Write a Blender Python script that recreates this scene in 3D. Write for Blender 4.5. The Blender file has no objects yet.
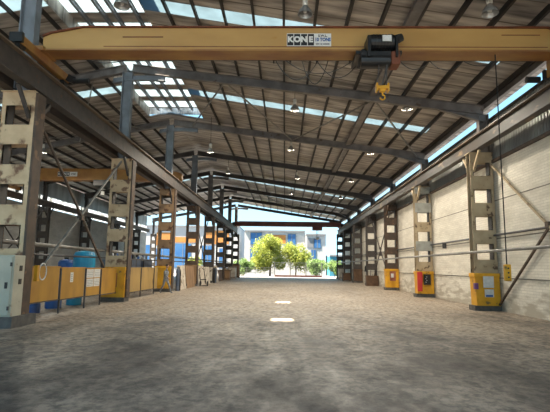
import bpy, math, random
from mathutils import Vector, Matrix
random.seed(7)
C = bpy.context.scene.collection
PI = math.pi

# ------------------------------------------------------------------ materials
def mat(name, col, col2=None, rough=.7, scale=3.0, detail=6, bump=0.0, metal=0.0, spots=None, stretch=(1,1,1), lo=.35, hi=.65, bscale=None):
    m = bpy.data.materials.new(name); m.use_nodes = True
    nt = m.node_tree; N = nt.nodes; L = nt.links
    b = N['Principled BSDF']; b.inputs['Roughness'].default_value = rough; b.inputs['Metallic'].default_value = metal
    b.inputs['Base Color'].default_value = (*col, 1)
    tc = N.new('ShaderNodeTexCoord'); mp = N.new('ShaderNodeMapping'); mp.inputs['Scale'].default_value = stretch
    geo = N.new('ShaderNodeNewGeometry')
    L.new(geo.outputs['Position'], mp.inputs['Vector'])
    nz = N.new('ShaderNodeTexNoise'); nz.inputs['Scale'].default_value = scale; nz.inputs['Detail'].default_value = detail
    L.new(mp.outputs[0], nz.inputs['Vector'])
    out = None
    if col2:
        cr = N.new('ShaderNodeValToRGB'); cr.color_ramp.elements[0].position = lo; cr.color_ramp.elements[1].position = hi
        cr.color_ramp.elements[0].color = (*col, 1); cr.color_ramp.elements[1].color = (*col2, 1)
        L.new(nz.outputs['Fac'], cr.inputs[0]); out = cr.outputs[0]
    if spots:   # (colour, scale, threshold)
        n2 = N.new('ShaderNodeTexNoise'); n2.inputs['Scale'].default_value = spots[1]; n2.inputs['Detail'].default_value = 8
        L.new(mp.outputs[0], n2.inputs['Vector'])
        r2 = N.new('ShaderNodeValToRGB'); r2.color_ramp.elements[0].position = spots[2]; r2.color_ramp.elements[1].position = spots[2] + .08
        L.new(n2.outputs['Fac'], r2.inputs[0])
        mx = N.new('ShaderNodeMix'); mx.data_type = 'RGBA'
        L.new(r2.outputs[0], mx.inputs[0])
        if out: L.new(out, mx.inputs[6])
        else: mx.inputs[6].default_value = (*col, 1)
        mx.inputs[7].default_value = (*spots[0], 1); out = mx.outputs[2]
    if out: L.new(out, b.inputs['Base Color'])
    if bump:
        bp = N.new('ShaderNodeBump'); bp.inputs['Strength'].default_value = bump; bp.inputs['Distance'].default_value = .03
        n3 = N.new('ShaderNodeTexNoise'); n3.inputs['Scale'].default_value = bscale or scale * 4; n3.inputs['Detail'].default_value = 6
        L.new(mp.outputs[0], n3.inputs['Vector']); L.new(n3.outputs['Fac'], bp.inputs['Height']); L.new(bp.outputs[0], b.inputs['Normal'])
    return m

M = {}
M['cream'] = mat('cream_peeling_paint', (.62,.46,.28), (.48,.33,.19), .65, 2.2, spots=((.17,.085,.045), 2.4, .55), bump=.3)
M['rusty'] = mat('rust_streaked_tan_paint', (.30,.19,.10), (.20,.12,.065), .7, 2.0, spots=((.10,.045,.025), 3.4, .55), bump=.3)
M['tan'] = mat('tan_paint', (.50,.40,.26), (.38,.29,.18), .65, 2.0, spots=((.10,.06,.035), 4, .60), bump=.2)
M['greypaint'] = mat('pale_grey_paint', (.42,.43,.40), (.30,.30,.27), .6, 3)
M['darksteel'] = mat('dark_steel', (.045,.040,.038), (.075,.062,.055), .6, 4, spots=((.10,.055,.035), 5, .62))
M['brownsteel'] = mat('rusty_brown_steel', (.10,.062,.040), (.055,.038,.028), .65, 3, spots=((.18,.10,.055), 4, .6))
M['railsteel'] = mat('runway_beam_steel', (.060,.05,.042), (.04,.034,.03), .55, 1.5, stretch=(1,.3,1), spots=((.22,.15,.09), 2.5, .6))
M['flange'] = mat('runway_flange_steel', (.20,.15,.105), (.12,.085,.06), .5, 1.5, stretch=(1,.3,1), spots=((.34,.26,.18), 2.5, .6))
M['railbrown'] = mat('brown_beam_steel', (.075,.05,.035), (.045,.032,.025), .55, 1.5, stretch=(1,.3,1), spots=((.16,.10,.06), 2.5, .62))
M['bluegrey'] = mat('blue_grey_steel', (.19,.215,.25), (.13,.145,.165), .5, 2)
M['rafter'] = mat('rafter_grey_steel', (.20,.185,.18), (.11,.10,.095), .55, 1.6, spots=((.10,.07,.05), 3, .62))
M['raftdark'] = mat('dark_rafter_steel', (.06,.052,.048), (.035,.03,.028), .5, 1.6)  # shade of the far bays put into a darker rafter steel
M['purlin'] = mat('purlin_steel', (.026,.022,.020), (.018,.016,.015), .6, 2)
M['yellowcrane'] = mat('crane_yellow_paint', (.50,.30,.10), (.42,.24,.075), .45, .9, spots=((.42,.22,.05), 2.2, .68), stretch=(.6,1,1.6))
M['craneflange'] = mat('crane_flange_paint', (.36,.19,.05), (.24,.10,.035), .5, 2, stretch=(.4,1,1))
M['rustline'] = mat('rust_brown', (.20,.06,.025), (.13,.04,.02), .7, 4)
M['orangecrane'] = mat('orange_brown_crane_paint', (.46,.23,.05), (.34,.15,.035), .5, 1.2)
M['redcrane'] = mat('red_brown_crane_paint', (.24,.075,.05), (.17,.05,.035), .5, 1.2)
M['yellow'] = mat('safety_yellow_paint', (.74,.38,.015), (.60,.28,.012), .55, 2.5, spots=((.20,.13,.04), 5, .62))
M['barrier'] = mat('ochre_barrier_sheet', (.48,.25,.022), (.34,.17,.018), .5, 1.6, spots=((.20,.11,.03), 3.2, .66), stretch=(1,1,.5))
M['barrierold'] = mat('faded_ochre_sheet', (.42,.27,.08), (.30,.19,.06), .6, 1.6, spots=((.14,.08,.03), 3, .6), stretch=(1,1,.4))
M['black'] = mat('black_enamel', (.012,.012,.013), None, .4)
M['white'] = mat('white_paint', (.75,.75,.72), None, .5)
M['paper'] = mat('white_paper', (.72,.72,.70), (.60,.60,.58), .8, 9)
M['redpanel'] = mat('faded_red_panel', (.25,.07,.045), (.34,.13,.08), .7, 4)
M['red'] = mat('red_enamel', (.55,.035,.03), None, .45)
M['purple'] = mat('purple_plastic', (.16,.06,.20), None, .5)
M['cabinet'] = mat('grey_green_cabinet_paint', (.50,.48,.38), (.40,.38,.30), .5, 2, spots=((.22,.20,.15), 4, .66))
M['concrete'] = mat('plinth_concrete', (.13,.12,.11), (.08,.075,.07), .9, 5, bump=.3)
M['pipe'] = mat('galvanised_pipe', (.24,.235,.22), (.16,.155,.14), .45, 3, metal=.2)
M['darkpipe'] = mat('dark_conduit', (.07,.07,.075), None, .5)
M['bluetank'] = mat('cyan_blue_plastic', (.02,.30,.50), (.02,.22,.40), .45, 2)
M['bluedrum'] = mat('blue_drum_paint', (.03,.12,.38), (.025,.08,.25), .45, 3)
M['navy'] = mat('navy_crate_paint', (.06,.09,.15), (.10,.12,.16), .6, 4)
M['wood'] = mat('weathered_plywood', (.34,.21,.11), (.22,.13,.07), .8, 3, stretch=(1,1,.3))
M['darkwood'] = mat('dark_timber', (.14,.08,.045), (.09,.05,.03), .8, 3)
M['board'] = mat('dirty_white_board', (.72,.66,.56), (.46,.40,.33), .8, 2.4, spots=((.18,.13,.09), 3, .58))
M['rubber'] = mat('black_rubber', (.02,.02,.02), None, .8)
M['rope'] = mat('wire_rope', (.05,.05,.05), None, .5)
M['lampwhite'] = mat('lamp_housing', (.62,.62,.58), None, .4)
M['reflector'] = mat('lamp_reflector', (.40,.41,.40), (.28,.28,.27), .3, 5, metal=.4)
M['skin'] = mat('skin', (.45,.25,.17), None, .6)
M['hair'] = mat('dark_hair', (.02,.015,.012), None, .7)
M['worksuit'] = mat('dark_grey_workwear', (.30,.31,.32), (.12,.13,.15), .9, 8)
M['trousers'] = mat('navy_trousers', (.05,.055,.07), None, .9)
M['boot'] = mat('boot_leather', (.05,.035,.025), None, .6)
M['blueglass'] = mat('blue_window_glass', (.03,.10,.26), (.05,.14,.30), .12, .5)
M['whitewall'] = mat('white_render_wall', (.34,.35,.36), (.30,.31,.33), .8, .4)
M['greywall'] = mat('grey_render_wall', (.17,.18,.20), (.14,.15,.17), .8, .4)
M['orangewall'] = mat('orange_panel_wall', (.36,.15,.03), (.32,.13,.03), .7, .5)
M['cyanwall'] = mat('cyan_shed_wall', (.02,.18,.28), (.02,.15,.24), .7, .5)
M['bark'] = mat('tree_bark', (.12,.085,.06), None, .9)
M['fencered'] = mat('red_brown_fence_kerb', (.07,.02,.018), (.05,.015,.012), .7, 2)
M['fencegrey'] = mat('fence_steel', (.10,.11,.11), None, .5)
M['ground'] = mat('yard_concrete', (.16,.16,.17), (.13,.13,.14), .9, .6)

def leaf_mat(name, c1, c2):
    m = mat(name, c1, c2, .6, .8)
    nt = m.node_tree; b = nt.nodes['Principled BSDF']; o = nt.nodes['Material Output']
    t = nt.nodes.new('ShaderNodeBsdfTranslucent'); t.inputs[0].default_value = (*c2, 1)
    mx = nt.nodes.new('ShaderNodeMixShader'); mx.inputs[0].default_value = .45
    nt.links.new(b.outputs[0], mx.inputs[1]); nt.links.new(t.outputs[0], mx.inputs[2]); nt.links.new(mx.outputs[0], o.inputs[0])
    return m
M['leaf'] = leaf_mat('yellow_green_leaves', (.15,.21,.03), (.28,.32,.06))
M['leafdark'] = leaf_mat('mid_green_leaves', (.11,.18,.07), (.18,.28,.10))

def translucent(name, col, clear=.15, ribs=0, tint2=None):
    m = bpy.data.materials.new(name); m.use_nodes = True; nt = m.node_tree; N = nt.nodes; L = nt.links
    N.remove(N['Principled BSDF']); o = N['Material Output']
    t = N.new('ShaderNodeBsdfTranslucent'); d = N.new('ShaderNodeBsdfTransparent'); f = N.new('ShaderNodeBsdfDiffuse')
    t.inputs[0].default_value = (*col, 1); f.inputs[0].default_value = (*col, 1); d.inputs[0].default_value = (.9,.97,1,1)
    a = N.new('ShaderNodeMixShader'); a.inputs[0].default_value = .12
    L.new(t.outputs[0], a.inputs[1]); L.new(f.outputs[0], a.inputs[2])
    bmx = N.new('ShaderNodeMixShader'); bmx.inputs[0].default_value = clear
    L.new(a.outputs[0], bmx.inputs[1]); L.new(d.outputs[0], bmx.inputs[2]); L.new(bmx.outputs[0], o.inputs[0])
    geo = N.new('ShaderNodeNewGeometry'); nz = N.new('ShaderNodeTexNoise'); nz.inputs['Scale'].default_value = 1.3; nz.inputs['Detail'].default_value = 4
    L.new(geo.outputs['Position'], nz.inputs['Vector'])
    cr = N.new('ShaderNodeValToRGB'); cr.color_ramp.elements[0].position = .35; cr.color_ramp.elements[1].position = .62
    t2 = tint2 or tuple(c * .8 for c in col)
    cr.color_ramp.elements[0].color = (*t2, 1); cr.color_ramp.elements[1].color = (*col, 1)
    L.new(nz.outputs['Fac'], cr.inputs[0]); L.new(cr.outputs[0], t.inputs[0])
    return m
M['skylight'] = translucent('clear_roof_sheet', (.21,.27,.31), .05)
M['ridgelight'] = translucent('clear_ridge_sheet', (.34,.40,.44), .06)
M['wallsheet'] = translucent('clear_wall_sheet', (.62,.68,.74), .10, tint2=(.25,.25,.25))

def roof_mat():
    m = bpy.data.materials.new('roof_sheet_underside'); m.use_nodes = True; nt = m.node_tree; N = nt.nodes; L = nt.links
    b = N['Principled BSDF']; b.inputs['Roughness'].default_value = .5; b.inputs['Metallic'].default_value = .15
    geo = N.new('ShaderNodeNewGeometry'); mp = N.new('ShaderNodeMapping'); mp.inputs['Scale'].default_value = (.35, 2.2, .35)
    L.new(geo.outputs['Position'], mp.inputs[0])
    nz = N.new('ShaderNodeTexNoise'); nz.inputs['Scale'].default_value = 1.5; nz.inputs['Detail'].default_value = 8; L.new(mp.outputs[0], nz.inputs['Vector'])
    cr = N.new('ShaderNodeValToRGB'); cr.color_ramp.elements[0].position = .34; cr.color_ramp.elements[1].position = .66
    cr.color_ramp.elements[0].color = (.17,.155,.145,1); cr.color_ramp.elements[1].color = (.58,.54,.49,1)
    L.new(nz.outputs['Fac'], cr.inputs[0])
    sx = N.new('ShaderNodeSeparateXYZ'); L.new(geo.outputs['Position'], sx.inputs[0])
    mt = N.new('ShaderNodeMath'); mt.operation = 'MULTIPLY'; mt.inputs[1].default_value = 1/1.2; L.new(sx.outputs['Y'], mt.inputs[0])
    fr = N.new('ShaderNodeMath'); fr.operation = 'FRACT'; L.new(mt.outputs[0], fr.inputs[0])
    lt = N.new('ShaderNodeMath'); lt.operation = 'LESS_THAN'; lt.inputs[1].default_value = .055; L.new(fr.outputs[0], lt.inputs[0])
    mx = N.new('ShaderNodeMix'); mx.data_type = 'RGBA'; L.new(lt.outputs[0], mx.inputs[0]); L.new(cr.outputs[0], mx.inputs[6]); mx.inputs[7].default_value = (.12,.10,.08,1)
    L.new(mx.outputs[2], b.inputs['Base Color'])
    bp = N.new('ShaderNodeBump'); bp.inputs['Strength'].default_value = .6; bp.inputs['Distance'].default_value = .05
    L.new(nz.outputs['Fac'], bp.inputs['Height']); L.new(bp.outputs[0], b.inputs['Normal'])
    return m
M['roof'] = roof_mat()

def wall_mat(name, c1, c2, stain, axis='Y'):
    m = bpy.data.materials.new(name); m.use_nodes = True; nt = m.node_tree; N = nt.nodes; L = nt.links
    b = N['Principled BSDF']; b.inputs['Roughness'].default_value = .8
    geo = N.new('ShaderNodeNewGeometry'); sx = N.new('ShaderNodeSeparateXYZ'); L.new(geo.outputs['Position'], sx.inputs[0])
    cb = N.new('ShaderNodeCombineXYZ'); L.new(sx.outputs['Y'], cb.inputs[0]); L.new(sx.outputs['Z'], cb.inputs[1])
    br = N.new('ShaderNodeTexBrick'); br.inputs['Scale'].default_value = 1; br.inputs['Brick Width'].default_value = .4; br.inputs['Row Height'].default_value = .1
    br.inputs['Mortar Size'].default_value = .008; br.inputs['Mortar Smooth'].default_value = .6
    br.inputs['Color1'].default_value = (*c1, 1); br.inputs['Color2'].default_value = (*[c*.9 for c in c1], 1); br.inputs['Mortar'].default_value = (*[c*.62 for c in c1], 1)
    L.new(cb.outputs[0], br.inputs['Vector'])
    mp = N.new('ShaderNodeMapping'); mp.inputs['Scale'].default_value = (1, .45, 1.6); L.new(geo.outputs['Position'], mp.inputs[0])
    nz = N.new('ShaderNodeTexNoise'); nz.inputs['Scale'].default_value = 1.3; nz.inputs['Detail'].default_value = 9; nz.inputs['Roughness'].default_value = .7; L.new(mp.outputs[0], nz.inputs['Vector'])
    r = N.new('ShaderNodeValToRGB'); r.color_ramp.elements[0].position = .42; r.color_ramp.elements[1].position = .72; L.new(nz.outputs['Fac'], r.inputs[0])
    mx = N.new('ShaderNodeMix'); mx.data_type = 'RGBA'; L.new(r.outputs[0], mx.inputs[0]); L.new(br.outputs[0], mx.inputs[6]); mx.inputs[7].default_value = (*c2, 1)
    # splash dirt band near the ground: noise thresholded against height
    n2 = N.new('ShaderNodeTexNoise'); n2.inputs['Scale'].default_value = 3; n2.inputs['Detail'].default_value = 8; L.new(mp.outputs[0], n2.inputs['Vector'])
    ad = N.new('ShaderNodeMath'); ad.operation = 'MULTIPLY_ADD'; ad.inputs[1].default_value = -.16; L.new(sx.outputs['Z'], ad.inputs[0]); L.new(n2.outputs['Fac'], ad.inputs[2])
    r2 = N.new('ShaderNodeValToRGB'); r2.color_ramp.elements[0].position = .36; r2.color_ramp.elements[1].position = .52; L.new(ad.outputs[0], r2.inputs[0])
    m2 = N.new('ShaderNodeMix'); m2.data_type = 'RGBA'; L.new(r2.outputs[0], m2.inputs[0]); L.new(mx.outputs[2], m2.inputs[6]); m2.inputs[7].default_value = (*stain, 1)
    L.new(m2.outputs[2], b.inputs['Base Color'])
    bp = N.new('ShaderNodeBump'); bp.inputs['Strength'].default_value = .7; bp.inputs['Distance'].default_value = .02
    mm = N.new('ShaderNodeMath'); mm.operation = 'ADD'; L.new(br.outputs['Fac'], mm.inputs[0]); mm.inputs[1].default_value = 0
    sb = N.new('ShaderNodeMath'); sb.operation = 'SUBTRACT'; L.new(nz.outputs['Fac'], sb.inputs[0]); L.new(mm.outputs[0], sb.inputs[1])
    L.new(sb.outputs[0], bp.inputs['Height']); L.new(bp.outputs[0], b.inputs['Normal'])
    return m
M['blockwall'] = wall_mat('whitewashed_brick', (.80,.755,.655), (.54,.50,.42), (.46,.41,.33))
M['greyblock'] = wall_mat('grey_brick', (.52,.52,.50), (.32,.32,.31), (.22,.21,.19))
M['corr'] = mat('corrugated_wall_sheet', (.36,.37,.35), (.22,.22,.21), .4, 1.2, stretch=(1,1,.3), metal=.3)
M['seam'] = mat('wall_seam', (.20,.18,.15), None, .9)

def floor_mat():
    m = bpy.data.materials.new('worn_concrete_floor'); m.use_nodes = True; nt = m.node_tree; N = nt.nodes; L = nt.links
    b = N['Principled BSDF']
    geo = N.new('ShaderNodeNewGeometry')
    def noise(scale, st, det=8, rough=.6, dist=0):
        mp = N.new('ShaderNodeMapping'); mp.inputs['Scale'].default_value = st; L.new(geo.outputs['Position'], mp.inputs[0])
        n = N.new('ShaderNodeTexNoise'); n.inputs['Scale'].default_value = scale; n.inputs['Detail'].default_value = det; n.inputs['Roughness'].default_value = rough
        n.inputs['Distortion'].default_value = dist; L.new(mp.outputs[0], n.inputs['Vector']); return n.outputs['Fac']
    def ramp(fac, a, c):
        r = N.new('ShaderNodeValToRGB'); r.color_ramp.elements[0].position = max(0, a[0]); r.color_ramp.elements[0].color = (*a[1], 1)
        r.color_ramp.elements[1].position = c[0]; r.color_ramp.elements[1].color = (*c[1], 1); L.new(fac, r.inputs[0]); return r.outputs[0]
    def mix(f, a, c, blend='MIX'):
        x = N.new('ShaderNodeMix'); x.data_type = 'RGBA'; x.blend_type = blend
        if isinstance(f, float): x.inputs[0].default_value = f
        else: L.new(f, x.inputs[0])
        L.new(a, x.inputs[6])
        if isinstance(c, tuple): x.inputs[7].default_value = (*c, 1)
        else: L.new(c, x.inputs[7])
        return x.outputs[2]
    base = ramp(noise(.35, (1, .6, 1), 5), (.3, (.29,.24,.19)), (.7, (.43,.365,.295)))
    fine = ramp(noise(6, (1, .8, 1), 5, .7), (.40, (.34,.34,.34)), (.56, (1.28,1.25,1.2)))
    c = mix(.85, base, fine, 'MULTIPLY')
    fleck = ramp(noise(7.5, (1, .8, 1), 3, .6), (.56, (0,0,0)), (.62, (1,1,1)))
    zone = ramp(noise(.5, (1, .5, 1), 3), (.35, (0,0,0)), (.6, (1,1,1)))
    # dirt plus painted foreground shade: noise against the distance into the hall
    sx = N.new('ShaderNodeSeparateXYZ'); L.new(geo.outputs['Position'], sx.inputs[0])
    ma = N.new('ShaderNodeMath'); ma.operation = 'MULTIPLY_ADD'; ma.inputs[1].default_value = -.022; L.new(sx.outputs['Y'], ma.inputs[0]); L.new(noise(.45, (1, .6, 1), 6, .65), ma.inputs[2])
    dirty = ramp(ma.outputs[0], (.14, (0,0,0)), (.40, (1,1,1)))  # mask for both the dirt and the painted foreground shade
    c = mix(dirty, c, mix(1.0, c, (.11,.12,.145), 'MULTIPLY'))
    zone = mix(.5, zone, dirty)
    fz = mix(1.0, fleck, zone, 'MULTIPLY')
    c = mix(fz, c, (.05,.043,.038))
    track = ramp(noise(1.6, (1, .05, 1), 5, .6, .6), (.60, (0,0,0)), (.74, (1,1,1)))
    tr = mix(.5, track, (0,0,0))
    c = mix(tr, c, (.10,.08,.065))
    pale = ramp(noise(2.3, (1, .4, 1), 6, .7), (.66, (0,0,0)), (.76, (1,1,1)))
    pl = mix(.5, pale, (0,0,0))
    c = mix(pl, c, (.42,.39,.36))
    L.new(c, b.inputs['Base Color'])
    rr = ramp(noise(2.0, (1, .5, 1)), (.3, (.45,.45,.45)), (.7, (.75,.75,.75))); L.new(rr, b.inputs['Roughness'])
    bp = N.new('ShaderNodeBump'); bp.inputs['Strength'].default_value = .5; bp.inputs['Distance'].default_value = .02
    L.new(noise(9, (1, .6, 1), 8, .7), bp.inputs['Height']); L.new(bp.outputs[0], b.inputs['Normal'])
    return m
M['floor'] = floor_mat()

# ------------------------------------------------------------------ geometry helpers
class MB:
    def __init__(s): s.v = []; s.f = []; s.mi = []; s.cur = 0
    def quad(s, a, b, c, d):
        n = len(s.v); s.v += [Vector(a), Vector(b), Vector(c), Vector(d)]; s.f.append((n, n+1, n+2, n+3)); s.mi.append(s.cur); return s
    def box(s, x0, x1, y0, y1, z0, z1):
        if x0 > x1: x0, x1 = x1, x0
        n = len(s.v); s.v += [Vector(p) for p in ((x0,y0,z0),(x1,y0,z0),(x1,y1,z0),(x0,y1,z0),(x0,y0,z1),(x1,y0,z1),(x1,y1,z1),(x0,y1,z1))]
        for f in ((3,2,1,0),(4,5,6,7),(0,1,5,4),(1,2,6,5),(2,3,7,6),(3,0,4,7)):
            s.f.append(tuple(n+i for i in f)); s.mi.append(s.cur)
        return s
    def hexa(s, pts):   # bottom four then top four
        n = len(s.v); s.v += [Vector(p) for p in pts]
        for f in ((3,2,1,0),(4,5,6,7),(0,1,5,4),(1,2,6,5),(2,3,7,6),(3,0,4,7)):
            s.f.append(tuple(n+i for i in f)); s.mi.append(s.cur)
        return s
    def bar(s, p, q, w, h, up=(0,0,1)):   # w sideways, h along up; centred on the axis
        p, q = Vector(p), Vector(q); d = (q-p).normalized(); up = Vector(up)
        side = d.cross(up)
        if side.length < 1e-4: side = d.cross(Vector((0,1,0)))
        side.normalize(); u = side.cross(d).normalized()
        a = side*w/2; b = u*h/2
        return s.hexa([p-a-b, p+a-b, q+a-b, q-a-b, p-a+b, p+a+b, q+a+b, q-a+b])
    def ibeam(s, p, q, w, h, t=.025, up=(0,0,1)):
        p, q = Vector(p), Vector(q); d = (q-p).normalized(); side = d.cross(Vector(up)).normalized(); u = side.cross(d).normalized()
        s.bar(p, q, t, h-2*t, up); s.bar(p+u*(h-t)/2, q+u*(h-t)/2, w, t, up); s.bar(p-u*(h-t)/2, q-u*(h-t)/2, w, t, up); return s
    def tube(s, pts, r, n=8, cap=True):
        pts = [Vector(p) for p in pts]; base = len(s.v); rs = r if isinstance(r, (list, tuple)) else [r]*len(pts)
        prev = None
        for i, p in enumerate(pts):
            d = (pts[min(i+1, len(pts)-1)] - pts[max(i-1, 0)]).normalized()
            ref = prev if prev is not None else (Vector((0,0,1)) if abs(d.z) < .9 else Vector((1,0,0)))
            a = (ref - d*ref.dot(d)).normalized(); b = d.cross(a); prev = a
            for k in range(n):
                t = 2*PI*k/n; s.v.append(p + (a*math.cos(t) + b*math.sin(t))*rs[i])
        for i in range(len(pts)-1):
            for k in range(n):
                k2 = (k+1) % n; s.f.append((base+i*n+k, base+i*n+k2, base+(i+1)*n+k2, base+(i+1)*n+k)); s.mi.append(s.cur)
        if cap:
            s.f.append(tuple(base+k for k in reversed(range(n)))); s.mi.append(s.cur)
            s.f.append(tuple(base+(len(pts)-1)*n+k for k in range(n))); s.mi.append(s.cur)
        return s
    def lathe(s, prof, c=(0,0,0), n=16):   # prof: (r, z)
        c = Vector(c); base = len(s.v)
        for r, z in prof:
            for k in range(n):
                t = 2*PI*k/n; s.v.append(c + Vector((r*math.cos(t), r*math.sin(t), z)))
        for i in range(len(prof)-1):
            for k in range(n):
                k2 = (k+1) % n; s.f.append((base+i*n+k, base+i*n+k2, base+(i+1)*n+k2, base+(i+1)*n+k)); s.mi.append(s.cur)
        return s
    def prism(s, poly, y0, y1):    # poly of (x, z), extruded along y
        n = len(poly); b = len(s.v)
        s.v += [Vector((x, y0, z)) for x, z in poly] + [Vector((x, y1, z)) for x, z in poly]
        s.f.append(tuple(b+i for i in range(n))); s.mi.append(s.cur); s.f.append(tuple(b+n+i for i in reversed(range(n)))); s.mi.append(s.cur)
        for i in range(n):
            j = (i+1) % n; s.f.append((b+i, b+n+i, b+n+j, b+j)); s.mi.append(s.cur)
        return s
    def build(s, name, m, parent=None, smooth=False, bevel=0):
        ms = m if isinstance(m, (list, tuple)) else [m]
        off = Vector((0,0,0))
        if parent is not None:
            r = parent
            while r.parent: r = r.parent
            off = r.location.copy()
        else:
            lo = [min(v[i] for v in s.v) for i in range(3)]; hi = [max(v[i] for v in s.v) for i in range(3)]
            off = Vector(((lo[0]+hi[0])/2, (lo[1]+hi[1])/2, lo[2]))
        me = bpy.data.meshes.new(name); me.from_pydata([v-off for v in s.v], [], s.f)
        for x in ms: me.materials.append(x)
        if len(ms) > 1: me.polygons.foreach_set('material_index', s.mi)
        if smooth: me.polygons.foreach_set('use_smooth', [True]*len(me.polygons))
        me.validate(); me.update()
        o = bpy.data.objects.new(name, me); C.objects.link(o)
        if parent is not None: o.parent = parent
        else: o.location = off
        if bevel:
            bv = o.modifiers.new('bevel', 'BEVEL'); bv.width = bevel; bv.segments = 2; bv.limit_method = 'ANGLE'
        return o

def tag(o, label=None, cat=None, group=None, kind=None):
    if label: o['label'] = label
    if cat: o['category'] = cat
    if group: o['group'] = group
    if kind: o['kind'] = kind
    return o
def thing(name, label, cat, loc, group=None):
    o = bpy.data.objects.new(name, None); C.objects.link(o); o.location = loc; o.empty_display_size = .2
    return tag(o, label, cat, group)
def struct(name, mb, m, **k):
    return tag(mb.build(name, m, **k), kind='structure')
def copy_tree(o, parent=None, loc=None):
    c = o.copy(); C.objects.link(c); c.parent = parent
    if loc is not None: c.location = loc
    for ch in list(o.children): copy_tree(ch, c)
    return c
def text(body, size, p, m, parent, name, bold=0.0, xs=1.0, depth=.004):
    """Lettering that faces the camera side (-Y); p is the centre."""
    cu = bpy.data.curves.new('txt', 'FONT'); cu.body = body; cu.size = size; cu.align_x = 'CENTER'; cu.align_y = 'CENTER'; cu.extrude = depth; cu.offset = bold; cu.resolution_u = 3
    t = bpy.data.objects.new('txt', cu); C.objects.link(t)
    me = bpy.data.meshes.new_from_object(t); bpy.data.objects.remove(t)
    r = parent
    while r.parent: r = r.parent
    off = Vector(p) - r.location
    me.transform(Matrix.Translation(off) @ Matrix.Rotation(PI/2, 4, 'X') @ Matrix.Diagonal((xs, 1, 1, 1)))
    me.materials.clear(); me.materials.append(m)
    o = bpy.data.objects.new(name, me); C.objects.link(o); o.parent = parent; return o

# ------------------------------------------------------------------ layout
L_ = 8.31                       # bay length
RY = lambda n: 19.3 + L_*n      # columns on the right wall
LY = lambda n: 20.95 + L_*n     # columns in the middle row
FY = lambda n, x: 20.12 + L_*n - .11*x   # frame line (slightly skew)
Y0, Y1 = -2.0, 70.2
RY0 = 2.0                       # near edge of the roof, stopped short out of view to let sun in
RIDGE = -7.6; EAVE_R = 9.15; EAVE_L = -22.1; SL = .165
def zb(x):                      # underside of rafters
    return 8.25 + SL*(8.3-x) if x > RIDGE else 8.25 + SL*(8.3-RIDGE) - SL*(RIDGE-x)
def zs(x): return zb(x) + .58   # underside of roof sheet
XW, XL = 8.75, -21.4

# ------------------------------------------------------------------ setting
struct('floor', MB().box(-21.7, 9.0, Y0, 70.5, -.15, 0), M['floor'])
struct('ground', MB().box(-120, 110, 70.5, 190, -.2, -.03), M['ground'])
struct('ground', MB().box(-120, -21.7, -30, 70.5, -.2, -.03), M['ground'])
struct('ground', MB().box(9.0, 110, -30, 70.5, -.2, -.03), M['ground'])
struct('ground', MB().box(-21.7, 9.0, -30, Y0, -.2, -.03), M['ground'])

STR = [(7.1, ''), (15.45, ''), (23.9, ''), (49.0, ''), (57.3, ''), (65.6, '')]  # first strip is out of view, added to let in more daylight
SW = .42
MX0, MX1, MY1 = -8.9, -5.35, 28.6
def slab(mb, x0, x1, y0, y1, t=.03):
    z0, z1 = zs(x0), zs(x1)
    mb.hexa([(x0,y0,z0),(x1,y0,z1),(x1,y1,z1),(x0,y1,z0),(x0,y0,z0+t),(x1,y0,z1+t),(x1,y1,z1+t),(x0,y1,z0+t)])
def roof_side(name, segs):
    """segs: list of (x0, x1, has strips, ymin)"""
    mb = MB()
    for x0, x1, strips, ya in segs:
        y = ya
        if strips:
            for ys, _ in STR:
                if ys - SW > y: slab(mb, x0, x1, y, ys-SW)
                y = max(y, ys+SW)
        slab(mb, x0, x1, y, Y1)
    return struct(name, mb, M['roof'])
roof_side('ceiling_right', [(MX1, 7.55, True, RY0), (7.55, EAVE_R, False, RY0), (RIDGE, MX1, True, MY1)])
roof_side('ceiling_left', [(-20.6, MX0, True, RY0), (EAVE_L, -20.6, False, RY0), (MX0, RIDGE, True, MY1)])
k = 1
for i, (ys, _) in enumerate(STR):
    for a, b in ((MX1 if ys < MY1 else RIDGE, 7.55), (-20.6, MX0 if ys < MY1 else RIDGE)):
        mb = MB(); slab(mb, a, b, ys-SW, ys+SW, .012); struct('window_%d' % k, mb, M['skylight']); k += 1
# small translucent sheets beside the right eave
for yy in (31.3, 40.0):
    pass

# raised ridge monitor with alternating clear and solid sheets
mz = 11.80
sheet = MB(); side = MB(); clear = MB()
for i in range(2, 18):
    ya = -1.225 + 1.85*i; yb = min(ya+.8, MY1); yc = min(ya+1.85, MY1)
    if ya >= MY1: break
    sheet.box(MX0-.15, MX1+.15, ya, yb, mz, mz+.03)
    if yc <= yb: continue
    if i in (7, 11):    # one missing pane in these two rows
        clear.box(MX0-.15, -6.97, yb, yc, mz, mz+.012); clear.box(-6.23, MX1+.15, yb, yc, mz, mz+.012)
    else: clear.box(MX0-.15, MX1+.15, yb, yc, mz, mz+.012)
struct('ceiling_monitor', sheet, M['roof'])
side.box(MX0-.02, MX0, RY0, MY1, zs(MX0)-.05, mz); side.box(MX1, MX1+.02, RY0, MY1, zs(MX1)-.05, mz)
struct('wall_monitor', side, M['roof'])
struct('window_%d' % k, clear, M['ridgelight']); k += 1
mb = MB(); n = 22; dx = (MX1-MX0)/n
for i in range(n):
    x = MX0 + i*dx; mb.hexa([(x,MY1,11.35),(x+dx/2,MY1-.03,11.35),(x+dx/2,MY1-.02,11.35),(x,MY1+.01,11.35),(x,MY1,mz),(x+dx/2,MY1-.03,mz),(x+dx/2,MY1-.02,mz),(x,MY1+.01,mz)])
    mb.hexa([(x+dx/2,MY1-.03,11.35),(x+dx,MY1,11.35),(x+dx,MY1+.01,11.35),(x+dx/2,MY1-.02,11.35),(x+dx/2,MY1-.03,mz),(x+dx,MY1,mz),(x+dx,MY1+.01,mz),(x+dx/2,MY1-.02,mz)])
struct('window_%d' % k, mb, M['wallsheet']); k += 1
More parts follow.
